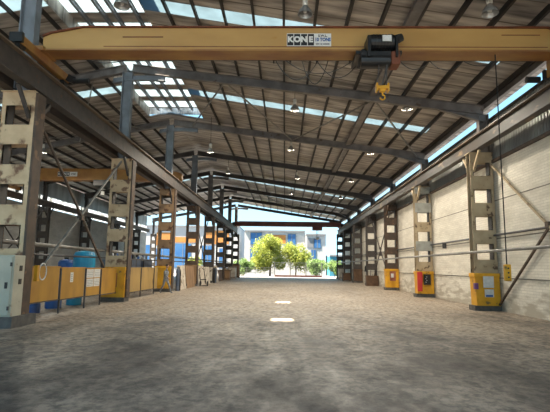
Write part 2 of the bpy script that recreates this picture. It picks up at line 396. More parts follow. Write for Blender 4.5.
for i, x in enumerate((-8.3, -7.45, -6.95, -6.1)):
    tag(MB().ibeam((x, RY0, mz-.1), (x, MY1, mz-.1), .1, .2, .02).build('monitor_purlin', M['bluegrey']),
        'grey steel purlin running under the clear ridge skylight', 'purlin', 'purlins under the ridge skylight')

# right wall: whitewashed brick, ledge, corrugated sheet, open gap below the eave
mb = MB(); mb.box(XW, XW+.25, Y0, Y1, 0, 6.1); struct('wall_right', mb, M['blockwall'])
for i, z in enumerate((1.3, 2.9, 4.48)):
    struct('trim_%d' % (i+1), MB().box(XW-.012, XW, Y0, Y1, z, z+.035), M['seam'])
struct('trim_4', MB().box(XW-.10, XW+.05, Y0, Y1, 6.1, 6.22), M['brownsteel'])
def corrugated(name, x, y0, y1, z0, z1, m, pitch=.19, amp=.035):
    mb = MB(); n = int((y1-y0)/pitch)
    for i in range(n):
        y = y0 + i*pitch
        P = [(x, y), (x, y+pitch*.35), (x+amp, y+pitch*.5), (x+amp, y+pitch*.85), (x, y+pitch)]
        for a, b in zip(P[:-1], P[1:]):
            mb.quad((a[0],a[1],z0), (b[0],b[1],z0), (b[0],b[1],z1), (a[0],a[1],z1))
    o = struct(name, mb, m); sd = o.modifiers.new('solid', 'SOLIDIFY'); sd.thickness = .01; return o
corrugated('wall_right_sheet', XW+.02, Y0, Y1, 6.22, 8.06, M['corr'])
tag(MB().bar((8.55, RY0, 8.66), (8.55, Y1, 8.66), .16, .40).build('eave_beam', M['rafter']), 'grey steel eave beam running above the right-hand wall gap', 'beam')
tag(MB().box(8.70, 8.82, Y0, Y1, 7.98, 8.08).build('sill_rail', M['darksteel']), 'dark steel rail along the top of the corrugated right wall', 'rail')

# left wall
struct('wall_left', MB().box(XL-.25, XL, Y0, Y1, 0, 6.55), M['greyblock'])
struct('wall_left_upper', MB().box(XL-.06, XL, Y0, Y1, 7.65, 8.62+.5), M['corr'])
i = 0
yy = FY(-3, XL)
while yy < Y1:
    a, b = max(yy, Y0), min(yy+L_-.25, Y1)
    struct('window_%d' % k, MB().box(XL-.03, XL, a, b, 6.6, 7.65), M['wallsheet']); k += 1
    struct('trim_%d' % (5+i), MB().box(XL-.05, XL+.05, a-.25, a, 6.55, 7.65), M['greypaint']); i += 1
    yy += L_

# ------------------------------------------------------------------ roof frames
def pstart(x): return Y0
pg = dict(group='purlins of the main bay roof')
xs = [8.35 - 1.06*i for i in range(14)]
first = None
for i, x in enumerate(xs):
    z = zb(x) + .40
    if MX0 < x < MX1: continue
    mb = MB().hexa([(x-.035,RY0,z+.0),(x+.035,RY0,z),(x+.035,Y1,z),(x-.035,Y1,z),(x-.035,RY0,z+.19),(x+.035,RY0,z+.18),(x+.035,Y1,z+.18),(x-.035,Y1,z+.19)])
    mb.box(x-.035, x+.05, RY0, Y1, z-.008, z)
    tag(mb.build('roof_purlin', M['purlin']), 'dark steel purlin running lengthwise under the main bay roof', 'purlin', **pg)
for i in range(12):
    x = -9.25 - 1.06*i
    if x < -21.6: break
    z = zb(x) + .40
    mb = MB().hexa([(x-.035,RY0,z+.0),(x+.035,RY0,z),(x+.035,Y1,z),(x-.035,Y1,z),(x-.035,RY0,z+.17),(x+.035,RY0,z+.18),(x+.035,Y1,z+.18),(x-.035,Y1,z+.17)])
    tag(mb.build('roof_purlin', M['purlin']), 'dark steel purlin running lengthwise under the left bay roof', 'purlin', 'purlins of the left bay roof')
# the doubled strut purlin
for x in (3.85,):
    z = zb(x)+.36
    tag(MB().box(x-.16, x+.16, RY0, Y1, z-.12, z+.04).build('strut_purlin', M['rafter']), 'wide grey steel strut running lengthwise under the middle of the main roof', 'purlin')

ORD = {-1:'first', 0:'second', 1:'third', 2:'fourth', 3:'fifth', 4:'sixth', 5:'seventh', 6:'eighth'}
for n in range(-1, 7):
    def fp(x, dz): return Vector((x, FY(n, x), zb(x)+dz))
    r = thing('roof_rafter', 'sloping steel rafter across the main bay roof, %s from the camera' % ORD[n], 'rafter', (8.5, FY(n, 8.5), 8.2), 'rafters of the main bay')
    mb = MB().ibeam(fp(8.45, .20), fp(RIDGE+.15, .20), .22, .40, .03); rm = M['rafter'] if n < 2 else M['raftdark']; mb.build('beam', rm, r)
    mb = MB(); a = fp(8.45, -.28); 
    for s in (-.012,):
        mb.hexa([fp(8.45,-.30)+Vector((0,-.02,0)), fp(6.6,0)+Vector((0,-.02,0)), fp(6.6,0)+Vector((0,.02,0)), fp(8.45,-.30)+Vector((0,.02,0)), fp(8.45,.05)+Vector((0,-.02,0)), fp(6.6,.05)+Vector((0,-.02,0)), fp(6.6,.05)+Vector((0,.02,0)), fp(8.45,.05)+Vector((0,.02,0))])
    mb.bar(fp(8.45,-.31), fp(6.6,-.01), .2, .03); mb.build('haunch', rm, r)
    l = thing('roof_rafter', 'sloping steel rafter across the left bay roof, %s from the camera' % ORD[n], 'rafter', (-21.2, FY(n, -21.2), 8.3), 'rafters of the left bay')
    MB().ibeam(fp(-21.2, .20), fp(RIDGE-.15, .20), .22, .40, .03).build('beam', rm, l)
    mb = MB(); mb.bar(fp(-21.2,-.31), fp(-19.6,-.01), .2, .03); mb.bar(fp(-21.2,-.14), fp(-19.6,0.02), .03, .3); mb.build('haunch', rm, l)
    # ridge tie: shallow arch of plate under the ridge
    pts = [(-8.4, 10.36), (-7.6, 10.46), (-6.7, 10.44), (-5.8, 10.34)]
    mb = MB()
    for p, q in zip(pts[:-1], pts[1:]):
        mb.bar((p[0], FY(n,p[0]), p[1]), (q[0], FY(n,q[0]), q[1]), .2, .05)
        mb.bar((p[0], FY(n,p[0]), p[1]+.12), (q[0], FY(n,q[0]), q[1]+.12), .03, .22)
    tag(mb.build('ridge_tie', M['bluegrey'] if n < 3 else M['rafter']), 'shallow arched grey tie under the ridge, %s from the camera' % ORD[n], 'beam')

# bracing in the roof plane
def rod(name, pts, r, m, label, cat, group=None):
    return tag(MB().tube(pts, r, 6).build(name, m), label, cat, group)
BR = [(0, 1, [(-2.9,0),(.4,1),(3.9,0),(8.0,1)], 'second and third'), (-1, 0, [(-3.2,0),(-2.7,1)], None), (4, 5, [(-2.9,0),(.4,1),(3.9,0),(8.0,1)], 'sixth and seventh')]
for n0, n1, seq, w in BR:
    if not w: continue
    mb = MB(); seq2 = [(-6.2,1)] + seq
    for (xa, fa), (xb, fb) in zip(seq2[:-1], seq2[1:]):
        na, nb = (n0 if fa == 0 else n1), (n0 if fb == 0 else n1)
        mb.tube([(xa, FY(na,xa), zb(xa)+.08), (xb, FY(nb,xb), zb(xb)+.08)], .045, 6)
    tag(mb.build('roof_bracing', M['pipe']), 'zigzag steel tube bracing between the %s rafters' % w, 'bracing')
mb = MB()
for (xa, na), (xb, nb) in (((-9.4,0),(-14,1)), ((-14,0),(-9.4,1)), ((-14,0),(-19,1)), ((-19,0),(-14,1))):
    mb.tube([(xa, FY(na,xa), zb(xa)+.06), (xb, FY(nb,xb), zb(xb)+.04)], .035, 6)
tag(mb.build('roof_bracing', M['pipe']), 'crossed steel tube bracing under the left bay roof', 'bracing')

# ------------------------------------------------------------------ columns
def column(name, label, xa, xb, yc, m, batm=None, top=6.52, guard=None, post=None, depth=.19, kneem=None, plinth=.2, pw=.0):
    """xa: face towards the main aisle, xb: outer face."""
    x0, x1 = min(xa, xb), max(xa, xb); sgn = 1 if xb > xa else -1
    r = thing(name, label, 'column', ((x0+x1)/2, yc, 0), 'lattice columns of the crane hall')
    batm = batm or m
    for a, b in ((x0, x0+.15), (x1-.15, x1)):
        mb = MB(); mb.cur = 0
        mb.box(a, b, yc-depth, yc-depth+.025, plinth, top); mb.box(a, b, yc+depth-.025, yc+depth, plinth, top)
        edge = b-.03 if a == x0 else a     # web beside the openings
        mb.cur = 1
        mb.box(edge, edge+.03, yc-depth, yc+depth, plinth, top)
        mb.build('upright', [m, M['darksteel']], r)
    lev = [(6.12, top-.0), (4.98, 5.55), (3.84, 4.40), (2.70, 3.26), (1.45, 2.05)]
    for i, (a, b) in enumerate(lev):
        mt = batm[i] if isinstance(batm, list) else batm
        for y in (yc-depth-.015, yc+depth):
            MB().box(x0+.003, x1-.003, y, y+.015, a, b).build('batten', mt, r)
    MB().box(x0-.08, x1+.02, yc-depth-.12, yc+depth+.12, 0, plinth).build('plinth', M['concrete'], r)
    MB().box(x0-.04, x1-.0, yc-depth-.06, yc+depth+.06, top, top+.03).build('cap_plate', m, r)
    km = kneem or m
    xi = xa + sgn*.15
    for s in (-1, 1):
        MB().bar((xi, yc+s*depth, 5.75), (xi, yc+s*(depth+.65), 6.50), .09, .09, up=(1,0,0)).build('knee_brace', km, r)
    if post:
        px, pm, w = post
        z1 = zb(px) + (.05 if px > 0 else -.35 if False else .0)
        mb = MB().ibeam((px, yc, top+.03), (px, FY_at(yc, px), z1), .30, w, .03, up=(1,0,0)); mb.build('post', pm, r)
    if guard:
        gm, gz, dx = guard
        g = MB()
        ya, yb = yc-depth-.10, yc+depth+.06
        g.hexa([(x0-dx,ya-.05,plinth),(x1,ya-.05,plinth),(x1,yb,plinth),(x0-dx,yb,plinth),(x0-.03,ya,gz-.15),(x1,ya,gz-.15),(x1,yb,gz-.15),(x0-.03,yb,gz-.15)])
        g.box(x0-.06, x1+.01, ya-.03, yb+.02, gz-.16, gz)
        g.build('base_guard', gm, r, bevel=.01)
    return r
def FY_at(y, x): return y

rows_R = {  # far columns get darker steel, their backlit silhouette painted in
 -1: ('tan peeling steel lattice column nearest the camera on the right wall', M['tan'], None, (M['yellow'], 1.45, .0)),
  0: ('tan lattice column on the right wall with a yellow base and white notices', M['tan'], None, (M['yellow'], 1.5, .0)),
  1: ('tan lattice column with grey plates on the right wall, red box on its yellow base', M['tan'], [M['greypaint'], M['greypaint'], M['tan'], M['greypaint'], M['tan']], (M['yellow'], 1.5, .0)),
  2: ('dark lattice column on the right wall with a poster on its yellow base', M['brownsteel'], None, (M['yellow'], 1.6, .0)),
  3: ('dark lattice column on the right wall with an open timber bin at its foot', M['darksteel'], None, None),
  4: ('dark lattice column on the right wall, fifth in view from the camera', M['darksteel'], None, (M['darkwood'], 1.5, 0)),
  5: ('dark lattice column on the right wall, sixth in view from the camera', M['darksteel'], None, None),
  6: ('dark lattice column on the right wall, farthest from the camera', M['darksteel'], None, None)}
RC = {}
for n, (lab, m, bat, g) in rows_R.items():
    RC[n] = column('lattice_column', lab, 7.75, 8.71, RY(n), m, bat, guard=g, post=(8.45, M['rafter'], .42), kneem=M['tan'] if n < 2 else None)
rows_L = {  # farther columns carry the dark of the backlight in their paint
 -1: ('cream peeling lattice column rising behind the grey electrical cabinet', M['cream'], None, None),
  0: ('cream lattice column in the middle row with a red panel on its yellow base', M['cream'], None, (M['yellow'], 1.55, .15)),
  1: ('rust-streaked tan lattice column in the middle row beside the walking person', M['rusty'], None, (M['yellow'], 1.6, .22)),
  2: ('dark lattice column in the middle row with a brown plywood boxed base', M['brownsteel'], None, (M['wood'], 1.7, .0)),
  3: ('dark lattice column in the middle row behind the black hand truck', M['darksteel'], None, (M['board'], 1.5, .0)),
  4: ('dark lattice column in the middle row, third from the open far end', M['darksteel'], None, None),
  5: ('dark lattice column in the middle row, second from the open far end', M['darksteel'], None, (M['wood'], 1.3, 0)),
  6: ('dark lattice column in the middle row, at the open far end', M['darksteel'], None, None)}
LC = {}
for n, (lab, m, bat, g) in rows_L.items():
    c = column('lattice_column', lab, -7.17, -8.13, LY(n), m, bat, guard=g, post=(-7.65, M['bluegrey'] if n < 3 else M['rafter'], .46), kneem=M['darksteel'])
    LC[n] = c
    # dark steel angle on the aisle side of the column
    MB().box(-7.17, -7.10, LY(n)-.20, LY(n)+.24, .2, 6.5).build('side_angle', M['brownsteel'], c)
for n in range(0, 7):
    y = FY(n, XL+.9)
    w = {0:'first', 1:'second', 2:'third', 3:'fourth', 4:'fifth', 5:'sixth', 6:'seventh'}[n]
    column('lattice_column', 'dark lattice column against the far left wall, %s from the camera' % w, XL+1.0, XL+.1, y, M['darksteel'], kneem=M['darksteel'], post=(XL+.5, M['darksteel'], .3))

# details on the column bases
def part_box(name, m, parent, *a): return MB().box(*a).build(name, m, parent)
y = RY(0)-.19-.16
nt = MB().box(8.02, 8.44, y-.012, y, .92, 1.38).build('notice', M['paper'], RC[0]); nt['label'] = 'white notice sheet'
nt = MB().box(8.06, 8.42, y-.014, y-.002, .55, .86).build('notice', M['paper'], RC[0])
part_box('notice_print', M['bluedrum'], nt, 8.1, 8.38, y-.018, y-.014, .56, .64)
part_box('switch', M['purple'], RC[0], 7.66, 7.80, y-.06, y+.1, .86, 1.1)
y = RY(1)-.19-.16
rb = MB().box(7.72, 7.98, y-.16, y-.01, .35, 1.45).build('red_box', M['red'], RC[1], bevel=.01)
part_box('red_lid', M['red'], rb, 7.71, 7.99, y-.18, y-.16, .85, 1.46)
sb = MB().box(8.10, 8.50, y-.06, y-.01, .72, 1.32).build('switchboard', M['black'], RC[1])
for j in range(4): part_box('breaker', M['white'], sb, 8.2+.05*(j%2), 8.23+.05*(j%2), y-.07, y-.06, .85+.1*j, .9+.1*j)
y = RY(2)-.19-.15
ps = MB().box(8.02, 8.46, y-.02, y-.005, .70, 1.42).build('poster', M['redpanel'], RC[2])
part_box('poster_print', M['paper'], ps, 8.10, 8.30, y-.024, y-.02, .95, 1.25)
y = LY(0)-.19-.16
rp = MB().box(-8.02, -7.50, y-.015, y, .65, 1.28).build('red_panel', M['redpanel'], LC[0])

# ------------------------------------------------------------------ crane runway beams
def runway(x, label, m, z0=6.56, z1=7.16):
    r = thing('runway_beam', label, 'beam', (x, Y0, z0))
    mb = MB(); mb.box(x-.015, x+.015, Y0, Y1-1, z0, z1); mb.cur = 0; mb.box(x-.15, x+.15, Y0, Y1-1, z0-.005, z0+.04); mb.cur = 1; mb.box(x-.15, x+.15, Y0, Y1-1, z1-.04, z1)
    mb.build('girder', [m, M['flange']], r)  # paler top flange paints in the lit edge; web and bottom darkened
    MB().bar((x, Y0, z1+.035), (x, Y1-1, z1+.035), .07, .07).build('rail', M['pipe'], r)
runway(7.93, 'long grey crane runway beam along the right wall columns', M['railsteel'])
runway(-7.32, 'brown crane runway beam on the main aisle side of the middle columns', M['darksteel'], 6.62, 7.36)
runway(-8.00, 'brown crane runway beam on the left bay side of the middle columns', M['railbrown'], 6.62, 7.36)
runway(XL+.75, 'brown crane runway beam along the far left wall', M['brownsteel'], 6.56, 7.0)

# ------------------------------------------------------------------ cranes
def crane(name, label, y, xa, xb, zbot, ztop, m, fm, th=.5, railz=(7.27, 7.2), sign=None, hoist=None, cofs=0.0):
    r = thing(name, label, 'crane', ((xa+xb)/2, y, zbot))
    h = ztop-zbot
    tr = .95 if xb > 8.4 else 1.6
    poly = [(xa, zbot+.14*h), (xa+.12, zbot+.05), (xb-.12, zbot+.05), (xb, zbot+.14*h), (xb, ztop-.42*h), (xb-.25, ztop-.28*h), (xb-tr, ztop-.03), (xa+1.2, ztop-.03), (xa+.25, ztop-.28*h), (xa, ztop-.42*h)]
    MB().prism(poly, y-th/2, y+th/2).build('girder', m, r, bevel=.015)
    mb = MB()
    mb.box(xa+.1, xb-.1, y-th/2-.06, y+th/2+.06, zbot, zbot+.05); mb.build('bottom_flange', fm, r)
    mb = MB()
    P = [(xa+.0, ztop-.42*h), (xa+.25, ztop-.28*h), (xa+1.2, ztop-.03), (xb-tr, ztop-.03), (xb-.25, ztop-.28*h), (xb, ztop-.42*h)]
    for p, q in zip(P[:-1], P[1:]): mb.bar((p[0], y, p[1]+.015), (q[0], y, q[1]+.015), th+.14, .035)
    mb.build('top_flange', M['rustline'] if fm is M['craneflange'] else fm, r)
    for x, rz in ((-7.32 if abs(xa+7.5) < .5 else xa+.42, railz[0]), (7.93 if xb > 8 else xb-.42, railz[1])):
        cy = y + (cofs if x > 0 else .1)
        e = MB().box(x-.10, x+.10, cy-1.42, cy+1.42, rz+.16, rz+.42).build('end_carriage', m if fm is not M['craneflange'] else M['craneflange'], r, bevel=.02)
        MB().box(x-.12, x+.2 if x < 0 else x+.12, y-.4, y+.4, rz+.40, max(zbot+.02, rz+.53)).build('packing', fm, e)
        for dy in (-1.25, 1.25):
            MB().tube([(x-.06, cy+dy, rz+.17), (x+.06, cy+dy, rz+.17)], .17, 14).build('wheel', M['black'], e)
            MB().box(x-.18, x+.18, cy+dy*1.16-.05, cy+dy*1.16+.05, rz+.15, rz+.42).build('buffer', M['black'], e)
    if hoist: hoist(r)
    if sign: sign(r)
    return r
CY = 12.9; OX, OZ = -.14, -.28; yf = CY-.25
def sign1(r):
    x0, x1, z0, z1 = -.01, 1.28, 8.03, 8.42; y = yf-.012
    w = x1-x0
    s = MB().box(x0, x1, y, yf, z0, z1).build('sign_plate', M['white'], r); s['label'] = 'white sign plate with black tiles'
    t = w*.62/4
    for i, ch in enumerate('KONE'):
        MB().box(x0+t*i+.012, x0+t*(i+1)-.010, y-.006, y, z0+.02, z1-.02).build('tile', M['black'], s)
        text(ch, .235, (x0+t*(i+.5), y-.012, (z0+z1)/2), M['white'], s, 'letter', bold=.012, xs=1.0)
    xm = x0+w*.81
    text('S.W.L.', .10, (xm, y-.006, z1-.075), M['black'], s, 'lettering', bold=.003)
    text('10 TONS', .145, (xm, y-.006, (z0+z1)/2), M['bluedrum'], s, 'lettering', bold=.007, xs=.8)
    text('ON 10 HOOK', .065, (xm, y-.006, z0+.06), M['black'], s, 'lettering', bold=.002)
def loop(p, q, sag, n=12):
    p, q = Vector(p), Vector(q)
    return [p.lerp(q, i/n) + Vector((0, 0, -sag*4*(i/n)*(1-i/n))) for i in range(n+1)]
def hoist1(r):
    made0 = set(bpy.data.objects)
    y = CY-.62
    h = MB().tube([(2.42, y, 8.24), (2.50, y, 8.24), (3.12, y, 8.24), (3.20, y, 8.24)], [.17, .21, .21, .16], 16).build('hoist_motor', M['black'], r, smooth=False)
    for i in range(7): MB().tube([(2.55+.085*i, y, 8.24), (2.575+.085*i, y, 8.24)], .225, 16).build('cooling_fin', M['black'], h)
    MB().box(2.78, 3.03, y-.24, y-.225, 8.16, 8.34).build('motor_label', M['paper'], h)
    MB().tube([(3.20, y, 8.30), (3.24, y, 8.34), (3.38, y, 8.40)], [.10, .13, .11], 10).build('brake_cap', M['black'], h)
    MB().box(2.38, 2.46, y-.2, CY-.2, 7.75, 8.36).build('hanger_plate', M['black'], h)
    MB().box(3.16, 3.22, y-.2, CY-.2, 7.75, 8.36).build('hanger_plate', M['black'], h)
    d = MB().tube([(2.22, y+.1, 7.74), (3.02, y+.1, 7.74)], .20, 16).build('rope_drum', M['black'], r)
    MB().box(2.20, 3.05, y-.08, y+.4, 7.62, 7.96).build('drum_housing', M['black'], d, bevel=.02)
    MB().box(3.05, 3.30, y-.10, y+.34, 7.56, 7.95).build('gearbox', M['rustline'], d, bevel=.03)
    MB().box(2.1, 3.4, CY-.5, CY+.5, 7.96, 8.06).build('trolley_frame', M['black'], r)
    for xx in (2.35, 3.1):
        for s in (-.28, .28): MB().tube([(xx, CY+s-.04, 8.10), (xx, CY+s+.04, 8.10)], .10, 12).build('trolley_wheel', M['black'], r)
    MB().tube([(2.72, y, 7.6), (2.66, y, 6.98)], .012, 5).build('wire_rope', M['rope'], r)
    MB().tube([(2.92, y, 7.6), (2.92, y, 6.98)], .012, 5).build('wire_rope', M['rope'], r)
    MB().tube([(2.96, y, 7.62), (2.80, y, 6.98)], .022, 5).build('wire_rope', M['rope'], r)
    hb = thing('hook_block', None, None, (0,0,0)); hb.parent = r; hb.location = (0,0,0)
    b = MB().box(2.64, 2.96, y-.09, y+.09, 6.86, 6.95); b.box(2.62, 2.67, y-.1, y+.1, 6.78, 7.02); b.box(2.93, 2.98, y-.1, y+.1, 6.78, 7.02)
    b.box(2.72, 2.88, y-.06, y+.06, 6.78, 6.90)
    b.build('sheave_frame', M['yellow'], hb, bevel=.01)
    pts = [Vector((2.80, y, 6.80)), Vector((2.80, y, 6.70))]
    for i in range(10):
        a = PI*.5 - i*(PI*1.45)/9; pts.append(Vector((2.80+.07*math.cos(a), y, 6.63+.07*math.sin(a))))
    MB().tube(pts, .022, 8).build('hook', M['yellow'], hb, smooth=True)
    for o in set(bpy.data.objects) - made0:
        if o.type == 'MESH': o.data.transform(Matrix.Translation((OX, 0, OZ)))
    # festoon cables below the girder
    fy = CY+.35
    for a, b, s in ((-6.2,-4.9,.10),(-.35,.95,.62),(-.05,2.0,.42),(.45,1.25,.75),(.9,2.2,.55),(2.0,2.6,.30),(3.4,4.3,.28),(4.3,5.3,.30),(5.3,6.3,.16)):
        MB().tube(loop((a, fy, 7.88), (b, fy, 7.88), s), .014, 5).build('festoon_cable', M['black'], r)
    MB().tube([(-7.2, fy, 7.87), (7.4, fy, 7.87)], .01, 5).build('festoon_wire', M['rope'], r)
    for xx in (-.4, .1, .9, 1.9): MB().box(xx-.02, xx+.02, fy-.02, fy+.02, 7.78, 7.88).build('cable_trolley', M['black'], r)
    MB().box(-4.85, -3.65, CY-.262, CY-.25, 8.29, 8.32).build('stiffener_scar', M['rustline'], r)
    MB().box(6.2, 7.3, CY-.262, CY-.25, 8.37, 8.395).build('stiffener_scar', M['rustline'], r)
    MB().box(-5.4, 7.5, CY-.256, CY-.25, 8.00, 8.025).build('weld_seam', M['rustline'], r)
    MB().tube([(6.06, CY-.1, 7.9), (6.08, CY-.1, 1.78)], .018, 6).build('pendant_cable', M['black'], r)
    pb = MB().box(6.00, 6.17, CY-.16, CY-.04, 1.35, 1.80).build('pendant_control', M['yellow'], r, bevel=.02)
    for j in range(3): MB().tube([(6.085, CY-.175, 1.45+.12*j), (6.085, CY-.155, 1.45+.12*j)], .025, 8).build('button', M['black'], pb)
    # collector arms hanging from the end carriages
    MB().tube([(-6.95, CY+1.25, 7.56), (-6.45, CY+1.25, 7.58)], .09, 10).build('drive_motor', M['black'], r)
    MB().bar((-7.15, CY+1.25, 7.68), (-6.9, CY+1.25, 7.56), .12, .22).build('drive_bracket', M['black'], r)
    MB().tube([(7.40, CY+.8, 7.48), (7.80, CY+.8, 7.48)], .10, 10).build('drive_motor', M['black'], r)
crane('overhead_crane', 'yellow overhead crane with a KONE 10 tons sign across the main aisle', CY, -7.22, 8.45, 7.86, 8.62, M['yellowcrane'], M['craneflange'], railz=(7.43, 7.23), cofs=-.95, sign=sign1, hoist=hoist1)

def sign2(r):
    y = 33-.26
    s = MB().box(-16.75, -15.3, y-.01, y, 8.02, 8.36).build('sign_plate', M['white'], r)
    for i, ch in enumerate('KONE'):
        MB().box(-16.73+.22*i, -16.53+.22*i, y-.02, y-.01, 8.05, 8.33).build('tile', M['black'], s)
        text(ch, .2, (-16.63+.22*i, y-.026, 8.19), M['white'], s, 'letter', bold=.01)
    text('10 TONS', .12, (-15.6, y-.016, 8.19), M['black'], s, 'lettering', bold=.005, xs=.75)
def hoist2(r):
    MB().box(-14.0, -13.0, 32.5, 33.5, 7.3, 7.75).build('hoist_body', M['black'], r, bevel=.03)
    MB().tube([(-13.4, 32.9, 7.3), (-13.4, 32.9, 6.9)], .02, 6).build('wire_rope', M['rope'], r)
    MB().box(-13.5, -13.3, 32.8, 33.0, 6.7, 6.95).build('hook_block', M['white'], r)
crane('overhead_crane', 'orange-brown overhead crane with a small sign spanning the left bay', 33.0, XL+.35, -7.6, 7.74, 8.60, M['orangecrane'], M['orangecrane'], railz=(7.07, 7.43), sign=sign2, hoist=hoist2)
def hoist3(r):
    MB().box(3.9, 5.3, 65.5, 66.5, 6.9, 7.4).build('hoist_body', M['redcrane'], r, bevel=.03)
    MB().tube([(4.5, 66, 6.9), (4.5, 66, 5.9)], .03, 6).build('wire_rope', M['rope'], r)
    MB().tube([(4.7, 66, 6.9), (4.7, 66, 5.9)], .03, 6).build('wire_rope', M['rope'], r)
    MB().box(4.4, 4.85, 65.9, 66.1, 5.6, 5.95).build('hook_block', M['white'], r)
crane('overhead_crane', 'dark red overhead crane at the open far end of the main aisle', 66.0, -7.74, 8.35, 7.4, 8.1, M['redcrane'], M['redcrane'], railz=(7.43, 7.23), hoist=hoist3)

# ------------------------------------------------------------------ vertical cross bracing
def xbrace(label, x, ya, yb, z0, z1, m, m2=None):
    t = thing('cross_brace', label, 'brace', (x, (ya+yb)/2, z0))
    MB().bar((x-.03, ya, z0), (x-.03, yb, z1), .07, .07).build('diagonal', m2 or m, t)
    MB().bar((x+.06, ya, z1), (x+.06, yb, z0), .07, .07).build('diagonal', m, t)
    MB().box(x-.08, x+.10, (ya+yb)/2-.1, (ya+yb)/2+.1, (z0+z1)/2-.1, (z0+z1)/2+.1).build('gusset', m, t)
    return t
xbrace('crossed steel brace between the two nearest cream columns', -7.62, LY(-1)+.25, LY(0)-.25, .35, 6.4, M['brownsteel'], m2=M['pipe'])
xbrace('crossed steel brace on the right wall nearest the camera', 8.58, RY(-1)+.2, RY(0)-.35, .25, 6.0, M['brownsteel'], m2=M['tan'])
xbrace('crossed dark brace in the middle row beyond the plywood boxed base', -7.65, LY(2)+.25, LY(3)-.25, .4, 6.3, M['darksteel'])
xbrace('crossed dark brace on the right wall beyond the poster column', 8.25, RY(2)+.25, RY(3)-.25, .4, 6.3, M['darksteel'])
xbrace('crossed dark brace against the far left wall', XL+.55, FY(1,XL)+.25, FY(2,XL)-.25, .3, 6.2, M['darksteel'])

# ------------------------------------------------------------------ pipes and conduits
def pipe(name, pts, r, m, label, cat='pipe'):
    return tag(MB().tube(pts, r, 10).build(name, m, smooth=False), label, cat)
pipe('service_pipe', [(7.62, Y0, 2.33), (7.62, 69, 2.33)], .055, M['pipe'], 'long grey pipe running in front of the right wall columns')
t = thing('conduit', 'thin dark conduit on brackets along the white right wall', 'conduit', (8.6, Y0, 2.9))
MB().tube([(8.62, Y0, 3.05), (8.62, 69, 3.05)], .045, 8).build('tube', M['darkpipe'], t)
for i in range(12):
    yy = 3+ i*2.77*2
    MB().box(8.55, 8.75, yy-.02, yy+.02, 2.75, 3.09).build('bracket', M['darkpipe'], t)
pipe('service_pipe', [(-8.22, 0, 2.3), (-8.22, 69, 2.2)], .07, M['pipe'], 'grey pipe running behind the middle row of columns')
pipe('service_pipe', [(-8.3, 0, 1.95), (-8.3, 69, 1.95)], .035, M['darkpipe'], 'thin dark pipe below the grey pipe behind the middle columns')

# ------------------------------------------------------------------ cabinet and barrier panels
t = thing('electrical_cabinet', 'pale grey-green electrical cabinet in front of the nearest cream column', 'cabinet', (-7.6, 12.1, 0))
MB().box(-8.2, -7.02, 11.85, 12.35, .28, 1.86).build('body', M['cabinet'], t, bevel=.015)
d = MB().box(-8.17, -7.06, 11.82, 11.85, .32, 1.82).build('door', M['cabinet'], t, bevel=.008)
MB().box(-7.20, -7.14, 11.79, 11.82, 1.0, 1.16).build('handle', M['black'], d)
for z in (.5, 1.62): MB().box(-7.10, -7.055, 11.80, 11.825, z-.05, z+.05).build('hinge', M['darksteel'], d)
MB().box(-7.52, -7.42, 11.808, 11.82, 1.15, 1.2).build('name_plate', M['bluetank'], d)
MB().box(-8.3, -6.93, 11.78, 12.95, 0, .28).build('plinth', M['concrete'], t)
for z in (1.1, 1.45): MB().box(-7.02, -7.005, 12.1, 12.22, z, z+.14).build('switch', M['black'], t)

t = thing('hose_reel', 'yellow-white hose looped on a hook beside the grey cabinet', 'hose', (-7.1, 13.4, 1.2))
pts = [Vector((-7.05, 13.35+.20*math.cos(a), 1.42+.24*math.sin(a))) for a in [2*PI*i/18 for i in range(19)]]
MB().tube(pts, .018, 6, cap=False).build('hose', M['paper'], t)
MB().box(-7.12, -7.02, 13.0, 13.12, 1.15, 1.6).build('hose_holder', M['yellow'], t)

def panel(label, ya, yb, za, zb_, m, x=-7.48, lean=0, notices=()):
    t = thing('barrier_panel', label, 'barrier panel', (x, (ya+yb)/2, 0), 'barrier panels along the middle columns')
    MB().box(x-.012, x+.012, ya+.04, yb-.04, za, zb_).build('sheet', m, t)
    f = MB(); f.bar((x, ya+.03, .02), (x, ya+.03, zb_+.02), .05, .05); f.build('frame_post', M['darksteel'], t)
    MB().bar((x, ya, zb_), (x, yb, zb_), .05, .04).build('top_rail', M['barrier'] if m is M['barrier'] else M['barrierold'], t)
    MB().bar((x, ya, za), (x, yb, za), .05, .04).build('bottom_rail', M['darksteel'], t)
    for (n0, n1, z0, z1) in notices:
        s = MB().box(x+.012, x+.018, n0, n1, z0, z1).build('notice', M['paper'], t)
        for j in range(4):
            zz = z0 + (z1-z0)*(j+.8)/5; MB().box(x+.018, x+.020, n0+.05, n1-.05, zz, zz+.012).build('printed_line', M['fencegrey'], s)
    return t
panel('ochre barrier panel beside the grey cabinet, nearest the camera', 13.05, 15.25, .48, 1.55, M['barrier'])
panel('ochre barrier panel with one small white notice', 15.30, 17.20, .46, 1.52, M['barrier'], notices=((16.0, 16.22, 1.02, 1.36),))
panel('ochre barrier panel covered with large white notice sheets', 17.25, 18.65, .44, 1.50, M['barrier'], notices=((17.3, 17.95, 1.14, 1.46), (18.0, 18.58, 1.14, 1.46), (17.35, 17.95, .80, 1.10), (18.0, 18.55, .80, 1.10)))
panel('ochre barrier panel just before the yellow column base', 18.70, 20.45, .42, 1.48, M['barrier'])
panel('faded brown barrier panel just beyond the red-panelled column base', 21.45, 23.9, .32, 1.50, M['barrierold'])
panel('faded brown barrier panel in the middle of the second bay', 23.95, 26.3, .32, 1.50, M['barrierold'])
panel('faded brown barrier panel ending at the walking person', 26.35, 27.1, .30, 1.50, M['barrierold'])

